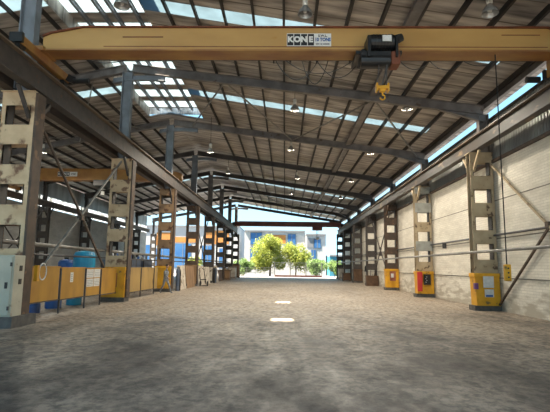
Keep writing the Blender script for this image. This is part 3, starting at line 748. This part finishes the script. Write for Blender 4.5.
# ------------------------------------------------------------------ stored goods in the left bay and along the middle row
drum0 = None
def drum(x, y, z, label, m, r=.29, h=.88):
    t = thing('steel_drum', label, 'drum', (x, y, z))
    prof = [(0,0),(r,0),(r,.02)]
    for j in (1,2): prof += [(r, h*j/3-.02), (r+.015, h*j/3), (r, h*j/3+.02)]
    prof += [(r, h-.02), (r+.01, h), (r-.02, h-.01), (0, h-.012)]
    MB().lathe(prof, (x,y,z), 18).build('shell', m, t)
    MB().lathe([(0,0),(.035,0),(.035,.02),(0,.02)], (x+.15, y, z+h-.012), 8).build('bung', M['black'], t)
    return t
drum(-8.55, 15.6, 0, 'blue steel drum on the floor behind the notice barrier', M['bluedrum'])
drum(-8.7, 17.4, 0, 'blue steel drum behind the barrier with large notices', M['bluedrum'])
drum(-8.6, 18.9, 0, 'cyan drum behind the barrier nearest the yellow column base', M['bluetank'])
def tank(x, y, r, h, m, label):
    t = thing('plastic_tank', label, 'tank', (x, y, 0))
    MB().lathe([(0,0),(r,0),(r,h*.9),(r*.85,h*.97),(r*.35,h),(0,h)], (x,y,0), 24).build('shell', m, t, smooth=False)
    MB().lathe([(r*.3,h-.02),(r*.3,h+.1),(0,h+.1)], (x,y,0), 14).build('lid', M['black'], t)
tank(-10.6, 24.2, .55, 2.35, M['bluetank'], 'large cyan plastic tank behind the barrier with the white notices')
tank(-11.9, 24.9, .40, 1.9, M['bluedrum'], 'darker blue tank standing left of the large cyan tank')

for i, (x, y, h) in enumerate(((-9.4,25.0,.9),(-9.5,26.1,1.0),(-9.4,27.2,.95),(-9.5,28.4,1.0),(-9.4,29.6,.9),(-9.5,30.8,1.0))):
    for lv in (0, 1):
        w = ['nearest','second','third','fourth','fifth','farthest'][i]
        t = thing('steel_crate', 'navy steel crate behind the brown barriers, %s stack, %s' % (w, ['bottom one','upper one'][lv]), 'crate', (x, y, lv*1.02))
        z = lv*1.02
        MB().box(x-.45, x+.45, y-.45, y+.45, z+.1, z+h).build('body', M['navy'], t)
        for sx in (-.43, .43):
            for sy in (-.43, .43): MB().box(x+sx-.03, x+sx+.03, y+sy-.03, y+sy+.03, z, z+1.0 if lv == 0 else z+h).build('corner_post', M['darksteel'], t)
        if lv == 1:
            for j in range(3):
                bx = x-.25+.25*j
                b = thing('spray_can' if j != 1 else 'oil_can', ['small white can standing on the %s crate stack behind the brown barriers','dark blue can standing on the %s crate stack behind the brown barriers','small grey can at the right of the %s crate stack behind the brown barriers'][j] % w, 'can', (bx, y-.2, z+h))
                rr = .07; MB().lathe([(0,0),(rr,0),(rr,.22),(rr*.5,.27),(0,.27)], (bx,y-.2,z+h), 10).build('can_body', [M['paper'], M['bluedrum'], M['pipe']][j], b)
                MB().lathe([(0,0),(rr*.35,0),(rr*.35,.05),(0,.05)], (bx,y-.2,z+h+.27), 8).build('cap', M['black'], b)

def board(x, y0, y1, h, m, label, tilt=.18, name='leaning_board'):
    mb = MB(); t = .02
    mb.hexa([(x,y0,0),(x+t,y0,0),(x+t,y1,0),(x,y1,0),(x-tilt,y0,h),(x-tilt+t,y0,h),(x-tilt+t,y1,h),(x-tilt,y1,h)])
    return tag(mb.build(name, m), label, 'board')
board(-7.15, 31.2, 33.6, 1.65, M['board'], 'dirty white board leaning beyond the walking person')
board(-7.10, 33.7, 36.6, 1.62, M['wood'], 'brown plywood board leaning before the plywood boxed column base')
board(-7.12, 38.4, 41.2, 1.65, M['board'], 'dirty white board leaning behind the black hand truck')
board(-7.06, 41.3, 43.8, 1.55, M['board'], 'dirty white board leaning beyond the black hand truck')
board(-7.10, 46.9, 49.4, 1.7, M['board'], 'pale board leaning beyond the column behind the hand truck')
board(-7.05, 49.6, 52.4, 1.25, M['darkwood'], 'dark timber board leaning near the far middle columns')
board(-7.05, 56.0, 59.5, 1.4, M['wood'], 'brown board leaning close to the open far end, middle row')
# plywood box window on the boxed base
y = LY(2)-.19-.16
MB().box(-7.95, -7.45, y-.03, y, .75, 1.4).build('dark_opening', M['black'], LC[2])

t = thing('hand_truck', 'black hand truck parked by the white boards in the middle row', 'hand truck', (-6.6, 38.2, 0))
MB().tube([(-6.85,38.0,.15),(-7.0,37.6,1.35),(-6.9,37.5,1.45)], .03, 6).build('frame', M['black'], t)
MB().tube([(-6.45,38.0,.15),(-6.6,37.6,1.35),(-6.7,37.5,1.45)], .03, 6).build('frame', M['black'], t)
for x in (-6.95, -6.35): MB().tube([(x-.04,38.1,.2),(x+.04,38.1,.2)], .2, 14).build('wheel', M['rubber'], t)
MB().box(-6.95, -6.35, 37.6, 38.0, .03, .06).build('toe_plate', M['black'], t)
MB().box(-6.9, -6.4, 37.75, 37.8, .5, .56).build('crossbar', M['black'], t)

def cylinder_gas(x, y, label, m):
    t = thing('gas_cylinder', label, 'gas cylinder', (x, y, 0))
    MB().lathe([(0,0),(.12,0),(.12,1.25),(.09,1.38),(.035,1.45),(0,1.45)], (x,y,0), 14).build('body', m, t)
    MB().lathe([(.03,1.44),(.045,1.46),(.045,1.55),(0,1.56)], (x,y,0), 8).build('valve', M['pipe'], t)
cylinder_gas(-6.9, 45.2, 'black gas cylinder by the column behind the hand truck', M['black'])
cylinder_gas(-6.85, 45.7, 'dark blue gas cylinder next to the black gas cylinder', M['navy'])
cylinder_gas(-7.0, 30.2, 'dark blue gas cylinder just beyond the walking person', M['navy'])
cylinder_gas(-7.0, 30.6, 'black gas cylinder beside the dark blue one beyond the walking person', M['black'])
def crate(x, y, w, d, h, m, label):
    t = thing('wooden_crate', label, 'crate', (x, y, 0))
    MB().box(x-w/2, x+w/2, y-d/2, y+d/2, .08, h).build('box', m, t)
    for zz in (.18, h-.12): MB().box(x-w/2-.02, x+w/2+.02, y-d/2-.02, y+d/2+.02, zz, zz+.09).build('band', M['darkwood'], t)
    for a in (x-w/2, x+w/2-.1): MB().box(a, a+.1, y-d/2, y+d/2, 0, .08).build('skid', M['darkwood'], t)
crate(-7.0, 55.1, 1.0, 1.2, 1.2, M['wood'], 'brown wooden crate two bays before the open far end, middle row')
crate(-6.9, 60.6, 1.0, 1.4, 1.6, M['board'], 'pale wooden crate near the open far end, middle row')
crate(-6.9, 65.2, 1.0, 1.4, 1.9, M['wood'], 'tall brown wooden crate at the open far end, middle row')
crate(7.9, 64.6, .9, 1.2, 1.6, M['board'], 'pale wooden crate at the open far end by the right wall')
crate(7.7, 58.2, .9, 1.2, 1.0, M['darkwood'], 'dark wooden crate by the sixth right-hand column')
# open timber bin around the fourth right column
x0, x1, yc = 7.6, 8.7, RY(3)
t = thing('timber_bin', 'open timber bin holding rods at the foot of a right column', 'bin', (8.1, yc-.8, 0))
MB().box(x0, x1, yc-1.0, yc-.95, 0, .95).build('front_panel', M['darkwood'], t)
MB().box(x0, x1, yc-.4, yc-.35, 0, .95).build('back_panel', M['darkwood'], t)
MB().box(x0, x0+.05, yc-.95, yc-.4, 0, .95).build('side_panel', M['darkwood'], t)
MB().box(x1-.05, x1, yc-.95, yc-.4, 0, .95).build('side_panel', M['darkwood'], t)
for i, (x, h, m) in enumerate(((7.8,1.3,'board'),(8.0,1.5,'pipe'),(8.2,1.35,'board'),(8.4,1.2,'wood'))):
    lab = ['short pale stick at the aisle side of the open timber bin','tallest grey rod standing in the open timber bin','pale stick standing right of the tallest rod in the timber bin','short brown stick at the wall side of the timber bin'][i]
    tag(MB().bar((x, yc-.7, .02), (x+.03, yc-.72, h), .09, .05).build('timber_stick', M[m]), lab, 'stick')
t = thing('fire_extinguisher', 'small dark extinguisher hanging by the fourth right-hand column', 'extinguisher', (7.655, RY(3)-.1, 1.3))
MB().lathe([(0,0),(.09,0),(.09,.42),(.03,.5),(0,.5)], (7.655,RY(3)-.1,1.3), 12).build('body', M['black'], t)
MB().box(7.60, 7.72, RY(3)-.13, RY(3)-.07, 1.8, 1.86).build('valve_handle', M['black'], t)

# ------------------------------------------------------------------ pendant lamps
def lamp_proto():
    t = thing('pendant_lamp', 'x', 'lamp', (0,0,0), 'high bay lamps')
    MB().lathe([(.0,.42),(.06,.42),(.085,.38),(.085,.18),(.06,.14),(.0,.14)], (0,0,0), 14).build('ballast_housing', M['lampwhite'], t)
    MB().lathe([(.06,.15),(.10,.10),(.19,-.02),(.23,-.14),(.225,-.14),(.18,-.02),(.09,.09),(.05,.13)], (0,0,0), 18).build('reflector', M['reflector'], t)
    MB().lathe([(0,.08),(.05,.06),(.07,-.01),(.05,-.08),(0,-.10)], (0,0,0), 12).build('bulb', M['paper'], t)
    MB().tube([(0,0,.02),(0,0,1.0)], .012, 6).build('hanging_rod', M['darksteel'], t)
    return t
LP = [(.53,12.9,9.30,'large pendant lamp hanging above the sign of the yellow crane'),
      (5.6,12.0,8.80,'pendant lamp at the top right above the yellow crane'),
      (-4.8,12.3,9.20,'pendant lamp above the left end of the yellow crane girder'),
      (.40,21.4,9.30,'pendant lamp below the yellow crane, in the middle of the main bay'),
      (5.4,19.9,8.85,'pendant lamp right of the crane hook beside the second rafter'),
      (-4.75,28.0,8.85,'white pendant lamp in front of the middle row, third bay'),
      (-15.6,28.4,8.85,'white pendant lamp hanging in the left bay near the cream column'),
      (5.35,28.5,8.95,'pendant lamp below the third rafter, right half of the main bay'),
      (.32,29.2,9.35,'pendant lamp below the third rafter, middle of the main bay'),
      (5.5,38.4,9.0,'pendant lamp near the fourth rafter, right half of the main bay'),
      (.95,38.2,9.2,'pendant lamp near the fourth rafter, middle of the main bay'),
      (-4.9,38.2,9.6,'pendant lamp near the fourth rafter, left half of the main bay'),
      (5.6,46.5,8.8,'small far pendant lamp near the fifth rafter, right half'),
      (.6,46.5,9.2,'small far pendant lamp near the fifth rafter, middle')]
pr = lamp_proto()
lamps = [pr] + [copy_tree(pr) for _ in LP[1:]]
for o, (x, y, z, lab) in zip(lamps, LP):
    o.location = (x, y, z); o['label'] = lab
    for c in o.children:
        if c.name.startswith('hanging_rod'): c.scale.z = zs(x) - z
    if y < 15: continue
    sp = bpy.data.lights.new('lamp_light', 'SPOT'); sp.energy = (40 if y < 15 else 330 if y < 32 else 260); sp.color = (1,.90,.74); sp.spot_size = math.radians(168); sp.spot_blend = .35; sp.shadow_soft_size = .2  # fill light added beneath unlit pendants to brighten the hall
    lo = bpy.data.objects.new('lamp_light', sp); C.objects.link(lo); lo.parent = o; lo.location = (0, 0, -.16)

# ------------------------------------------------------------------ person
def person():
    px, py = -7.02, 27.2
    t = thing('person', 'person in dark grey work clothes walking past the yellow column base', 'person', (px, py, 0))
    # walking towards +x/-y, arms swinging
    J = {'pel':(0,0,.86),'chest':(.02,0,1.14),'neck':(.04,0,1.36),'head':(.06,0,1.46),
         'hipL':(0,.09,.84),'kneeL':(.20,.09,.50),'ankL':(.30,.09,.10),'toeL':(.45,.09,.04),
         'hipR':(0,-.09,.84),'kneeR':(-.08,-.09,.46),'ankR':(-.30,-.09,.14),'toeR':(-.18,-.09,.04),
         'shL':(.03,.17,1.30),'elL':(-.12,.22,1.06),'wrL':(-.02,.22,.84),
         'shR':(.03,-.17,1.30),'elR':(.10,-.22,1.05),'wrR':(.28,-.20,.92)}
    def R(p):   # turn a little so the figure walks to the right and away
        a = -.25; x, y, z = p
        return Vector((px + x*math.cos(a) - y*math.sin(a), py + x*math.sin(a) + y*math.cos(a), z*1.02)) - t.location
    def skin(name, names, edges, rad, m, parent, lv=1):
        vs = [R(J[n]) for n in names]; me = bpy.data.meshes.new(name); me.from_pydata(vs, [(names.index(a), names.index(b)) for a, b in edges], [])
        me.materials.append(m); o = bpy.data.objects.new(name, me); C.objects.link(o); o.parent = parent
        md = o.modifiers.new('skin', 'SKIN'); 

        for i, n in enumerate(names):
            sv = me.skin_vertices[0].data[i]; sv.radius = (rad[n], rad[n]*.9); sv.use_root = (i == 0)
        s = o.modifiers.new('sub', 'SUBSURF'); s.levels = lv; s.render_levels = lv
        return o
    try:
        names = ['pel','chest','neck','head','hipL','kneeL','ankL','toeL','hipR','kneeR','ankR','toeR','shL','elL','wrL','shR','elR','wrR']
        edges = [('pel','chest'),('chest','neck'),('neck','head'),('pel','hipL'),('hipL','kneeL'),('kneeL','ankL'),('ankL','toeL'),('pel','hipR'),('hipR','kneeR'),('kneeR','ankR'),('ankR','toeR'),
                 ('chest','shL'),('shL','elL'),('elL','wrL'),('chest','shR'),('shR','elR'),('elR','wrR')]
        rad = dict(pel=.15,chest=.16,neck=.055,head=.06,hipL=.10,kneeL=.065,ankL=.045,toeL=.04,hipR=.10,kneeR=.065,ankR=.045,toeR=.04,shL=.07,elL=.045,wrL=.035,shR=.07,elR=.045,wrR=.035)
        skin('body', names, edges, rad, M['worksuit'], t)
    except Exception as e:
        print('skin failed', e)
    hd = MB(); c = R((.08,0,1.56))
    n, mrow = 14, 10
    for i in range(mrow+1):
        th = PI*i/mrow
        for j in range(n):
            ph = 2*PI*j/n
            hd.v.append(t.location + c + Vector((.095*math.sin(th)*math.cos(ph), .078*math.sin(th)*math.sin(ph), .115*math.cos(th))))
    for i in range(mrow):
        for j in range(n):
            j2 = (j+1) % n; hd.f.append((i*n+j, i*n+j2, (i+1)*n+j2, (i+1)*n+j)); hd.mi.append(0)
    head = hd.build('head', M['skin'], t, smooth=True)
    hw = t.location
    nb = R((.18,0,1.555)) + hw
    MB().tube([nb+Vector((-.02,0,.02)), nb+Vector((.015,0,-.012))], [.012,.018], 8).build('nose', M['skin'], head)
    hair = MB()
    for i in range(6):
        th = PI*.5*i/5
        for j in range(n):
            ph = 2*PI*j/n
            hair.v.append(hw + c + Vector((-.012,0,.012)) + Vector((.10*math.sin(th)*math.cos(ph), .085*math.sin(th)*math.sin(ph), .12*math.cos(th))))
    for i in range(5):
        for j in range(n):
            j2 = (j+1) % n; hair.f.append((i*n+j, i*n+j2, (i+1)*n+j2, (i+1)*n+j)); hair.mi.append(0)
    hair.build('hair', M['hair'], t, smooth=True)
    for nm, s in (('wrL', 0), ('wrR', 1)):
        p = R(J[nm]) + hw
        hnd = MB(); dirv = (R(J[nm]) - R(J['el'+nm[-1]])).normalized()
        hnd.tube([p-dirv*.01, p+dirv*.04, p+dirv*.09], [.028,.038,.034], 8)
        side = dirv.cross(Vector((0,1,0))).normalized()
        for q in range(4):
            o = Vector((0,1,0))*(-.024+.016*q); l = (.065,.075,.07,.055)[q]
            hnd.tube([p+dirv*.085+o, p+dirv*(.085+l*.5)+o+side*.005, p+dirv*(.085+l)+o+side*.02], [.009,.008,.006], 6)
        hnd.tube([p+dirv*.02+Vector((0,.03,0)), p+dirv*.06+Vector((0,.055,0)), p+dirv*.09+Vector((0,.05,0))], [.011,.010,.007], 6)
        hnd.build('hand', M['skin'], t)
person()

# ------------------------------------------------------------------ outside
def bld(name, label, x0, x1, y, d, h, m, wins, roof=True):
    t = thing(name, label, 'building', ((x0+x1)/2, y+d/2, 0))
    MB().box(x0, x1, y, y+d, -.1, h).build('wall', m, t)
    if roof: MB().box(x0, x1, y-.3, y+d+.3, h, h+.3).build('roof', M['greywall'], t)
    for (a, b, z0, z1, mw) in wins:
        f = MB().box(a-.12, b+.12, y-.06, y, z0-.12, z1+.12).build('window_frame' if mw is M['blueglass'] else 'wall_panel', M['greywall'] if mw is M['blueglass'] else mw, t)
        if mw is M['blueglass']:
            MB().box(a, b, y-.09, y-.06, z0, z1).build('glass_pane', mw, f)
            MB().box((a+b)/2-.05, (a+b)/2+.05, y-.12, y-.09, z0, z1).build('mullion', M['greywall'], f)
    return t
G = M['blueglass']
bld('office_building', 'white office building with tall blue windows behind the yellow-green tree', -8.6, 4.2, 97, 12, 9.0, M['whitewall'],
    [(-7.3,-5.0,6.3,8.7,G), (-7.3,-5.0,3.5,5.6,G), (.6,2.2,6.0,8.5,G), (-2.6,.0,6.6,8.2,M['orangewall'])])
bld('office_building', 'white block with grey-blue windows right of the yellow-green tree', 4.3, 8.4, 95, 10, 8.2, M['whitewall'],
    [(4.7,6.6,5.8,7.5,M['greywall']), (6.0,7.3,5.6,7.3,G), (5.4,6.3,3.0,5.2,G)])
bld('shed', 'low cyan shed beside the white block at the far right', 8.7, 16.0, 90, 8, 3.8, M['cyanwall'], [(9.0,12.0,2.0,2.8,M['whitewall'])])
bld('apartment_building', 'pale building with orange panels and blue glass beyond the left bay', -36, -10.5, 105, 14, 10.5, M['whitewall'],
    [(-34,-31,1.5,6.2,G), (-29.5,-26.5,6.3,9.0,M['orangewall']), (-29.5,-26.5,1.0,5.4,G), (-25.2,-21.6,1.2,6.6,G), (-25.6,-20.0,7.0,8.0,M['orangewall']),
     (-19.0,-16.4,1.0,6.2,G), (-18.4,-13.0,6.7,9.6,M['orangewall']), (-15.0,-13.4,1.2,5.6,G)])
bld('apartment_building', 'long white building behind the far left wall', -70, -37, 110, 14, 9, M['whitewall'], [(-50,-46,2,6,G), (-44,-40,2,6,G)])

def tree(label, x, y, h, r, m, nleaf, trunk=.16, flat=1.0, zc=None, name='tree'):
    t = thing(name, label, 'tree', (x, y, 0))
    zc = zc or h*.58
    mb = MB(); mb.tube([(x,y,-.05),(x+.1,y,h*.3),(x,y,h*.6),(x+.15,y,h*.85)], [trunk,trunk*.8,trunk*.5,trunk*.2], 8)
    blobs = []
    for i in range(14):
        a = random.uniform(0, 2*PI); rr = random.uniform(.2, .75)*r; zz = zc + random.uniform(-.75, .8)*(h-zc)
        c = Vector((x+rr*math.cos(a), y+rr*math.sin(a)*.8, zz)); blobs.append((c, random.uniform(.28, .5)*r))
        mb.tube([(x, y, max(h*.2, zz-1.3)), c], [trunk*.35, trunk*.1], 5)
    mb.build('trunk', M['bark'], t)
    lf = MB()
    for i in range(nleaf):
        c, br = random.choice(blobs)
        d = Vector((random.gauss(0,1), random.gauss(0,1), random.gauss(0,1))).normalized() * br * random.uniform(.5, 1.05)
        p = c + d; s = random.uniform(.10, .20)
        u = Vector((random.gauss(0,1), random.gauss(0,1), random.gauss(0,1))).normalized(); v = u.cross(Vector((random.gauss(0,1), random.gauss(0,1), random.gauss(0,1)))).normalized()
        lf.quad(p-u*s, p-v*s*.5, p+u*s, p+v*s*.5)
    lf.build('foliage', m, t)
    return t
tree('bushy yellow-green tree in the middle of the far yard', -2.7, 84, 7.0, 4.0, M['leaf'], 12000, .2)
tree('smaller yellow-green tree right of the bushy tree', 2.0, 86, 5.6, 3.2, M['leaf'], 8000, .14)
tree('low green shrub left of the bushy tree', -7.4, 83, 2.8, 1.9, M['leafdark'], 3500, .08)
tree('green shrub growing before the white block', 5.6, 83, 3.0, 2.2, M['leafdark'], 4500, .08)
tree('green shrub growing before the cyan shed', 9.0, 84, 2.8, 1.9, M['leafdark'], 3500, .08)
tree('yellow-green tree outside the left bay', -17.5, 88, 3.6, 2.0, M['leaf'], 2500, .1)

t = thing('fence', 'mesh fence with a dark red kerb across the far yard', 'fence', (2.0, 76.5, 0))
MB().box(-1.7, 6.1, 76.4, 76.7, 0, .30).build('kerb', M['fencered'], t)
for i in range(4):
    x = -1.7 + 2.6*i; MB().box(x-.07, x+.07, 76.48, 76.60, .3, 2.4).build('fence_post', M['fencegrey'], t)
MB().box(-1.7, 6.1, 76.52, 76.56, 2.3, 2.36).build('top_rail', M['fencegrey'], t)
mb = MB()
for i in range(52): mb.box(-1.7+.15*i-.005, -1.7+.15*i+.005, 76.53, 76.54, .3, 2.3)
o = mb.build('mesh_wires', M['fencegrey'], t)
t = thing('fence', 'low grey railing in the yard left of the mesh fence', 'fence', (-5, 78, 0))
for i in range(5):
    x = -8.0 + 1.5*i; MB().box(x-.04, x+.04, 78, 78.08, -.03, 1.5).build('fence_post', M['fencegrey'], t)
for z in (.6, 1.05, 1.45): MB().box(-8.0, -2.0, 78.0, 78.06, z, z+.05).build('rail', M['fencegrey'], t)

# ------------------------------------------------------------------ light
w = bpy.data.worlds.new('sky'); bpy.context.scene.world = w; w.use_nodes = True
nt = w.node_tree; bg = nt.nodes['Background']
tc = nt.nodes.new('ShaderNodeTexCoord'); sx = nt.nodes.new('ShaderNodeSeparateXYZ'); nt.links.new(tc.outputs['Generated'], sx.inputs[0])
cr = nt.nodes.new('ShaderNodeValToRGB'); cr.color_ramp.elements[0].position = 0; cr.color_ramp.elements[0].color = (.90,.97,1,1)
cr.color_ramp.elements[0].color = (.28,.44,.52,1)
cr.color_ramp.elements[1].position = 1; cr.color_ramp.elements[1].color = (.14,.26,.42,1)
e = cr.color_ramp.elements.new(.30); e.color = (.14,.29,.40,1)
nt.links.new(sx.outputs['Z'], cr.inputs[0]); nt.links.new(cr.outputs[0], bg.inputs[0]); bg.inputs[1].default_value = 1.0
sun = bpy.data.lights.new('sun', 'SUN'); sun.energy = 14.0; sun.angle = math.radians(.6); sun.color = (1,.86,.66)
so = bpy.data.objects.new('sun', sun); C.objects.link(so)
d = Vector((6.6, 1.6, -11.95)).normalized(); so.rotation_euler = d.to_track_quat('-Z', 'Y').to_euler()

# ------------------------------------------------------------------ camera
cam = bpy.data.cameras.new('camera'); co = bpy.data.objects.new('camera', cam); C.objects.link(co)
pit, yaw, rol = .1316, .0231, .0134
F = Vector((-math.sin(yaw)*math.cos(pit), math.cos(yaw)*math.cos(pit), math.sin(pit))); Rv = Vector((math.cos(yaw), math.sin(yaw), 0)); U = Rv.cross(F)
Rr = Rv*math.cos(rol) + U*math.sin(rol); Ur = U*math.cos(rol) - Rv*math.sin(rol)
co.matrix_world = Matrix(((Rr.x, Ur.x, -F.x, 0), (Rr.y, Ur.y, -F.y, 0), (Rr.z, Ur.z, -F.z, 1.65), (0,0,0,1)))
cam.sensor_width = 36; cam.lens = 458.5/550*36; cam.clip_end = 500; cam.clip_start = .1
sc = bpy.context.scene; sc.camera = co
sc.view_settings.view_transform = 'Standard'; sc.view_settings.look = 'None'; sc.view_settings.gamma = 1; sc.view_settings.use_curve_mapping = False
sc.view_settings.exposure = 1.9
sc.cycles.max_bounces = 10; sc.cycles.diffuse_bounces = 6; sc.cycles.transparent_max_bounces = 12; sc.cycles.use_denoising = True
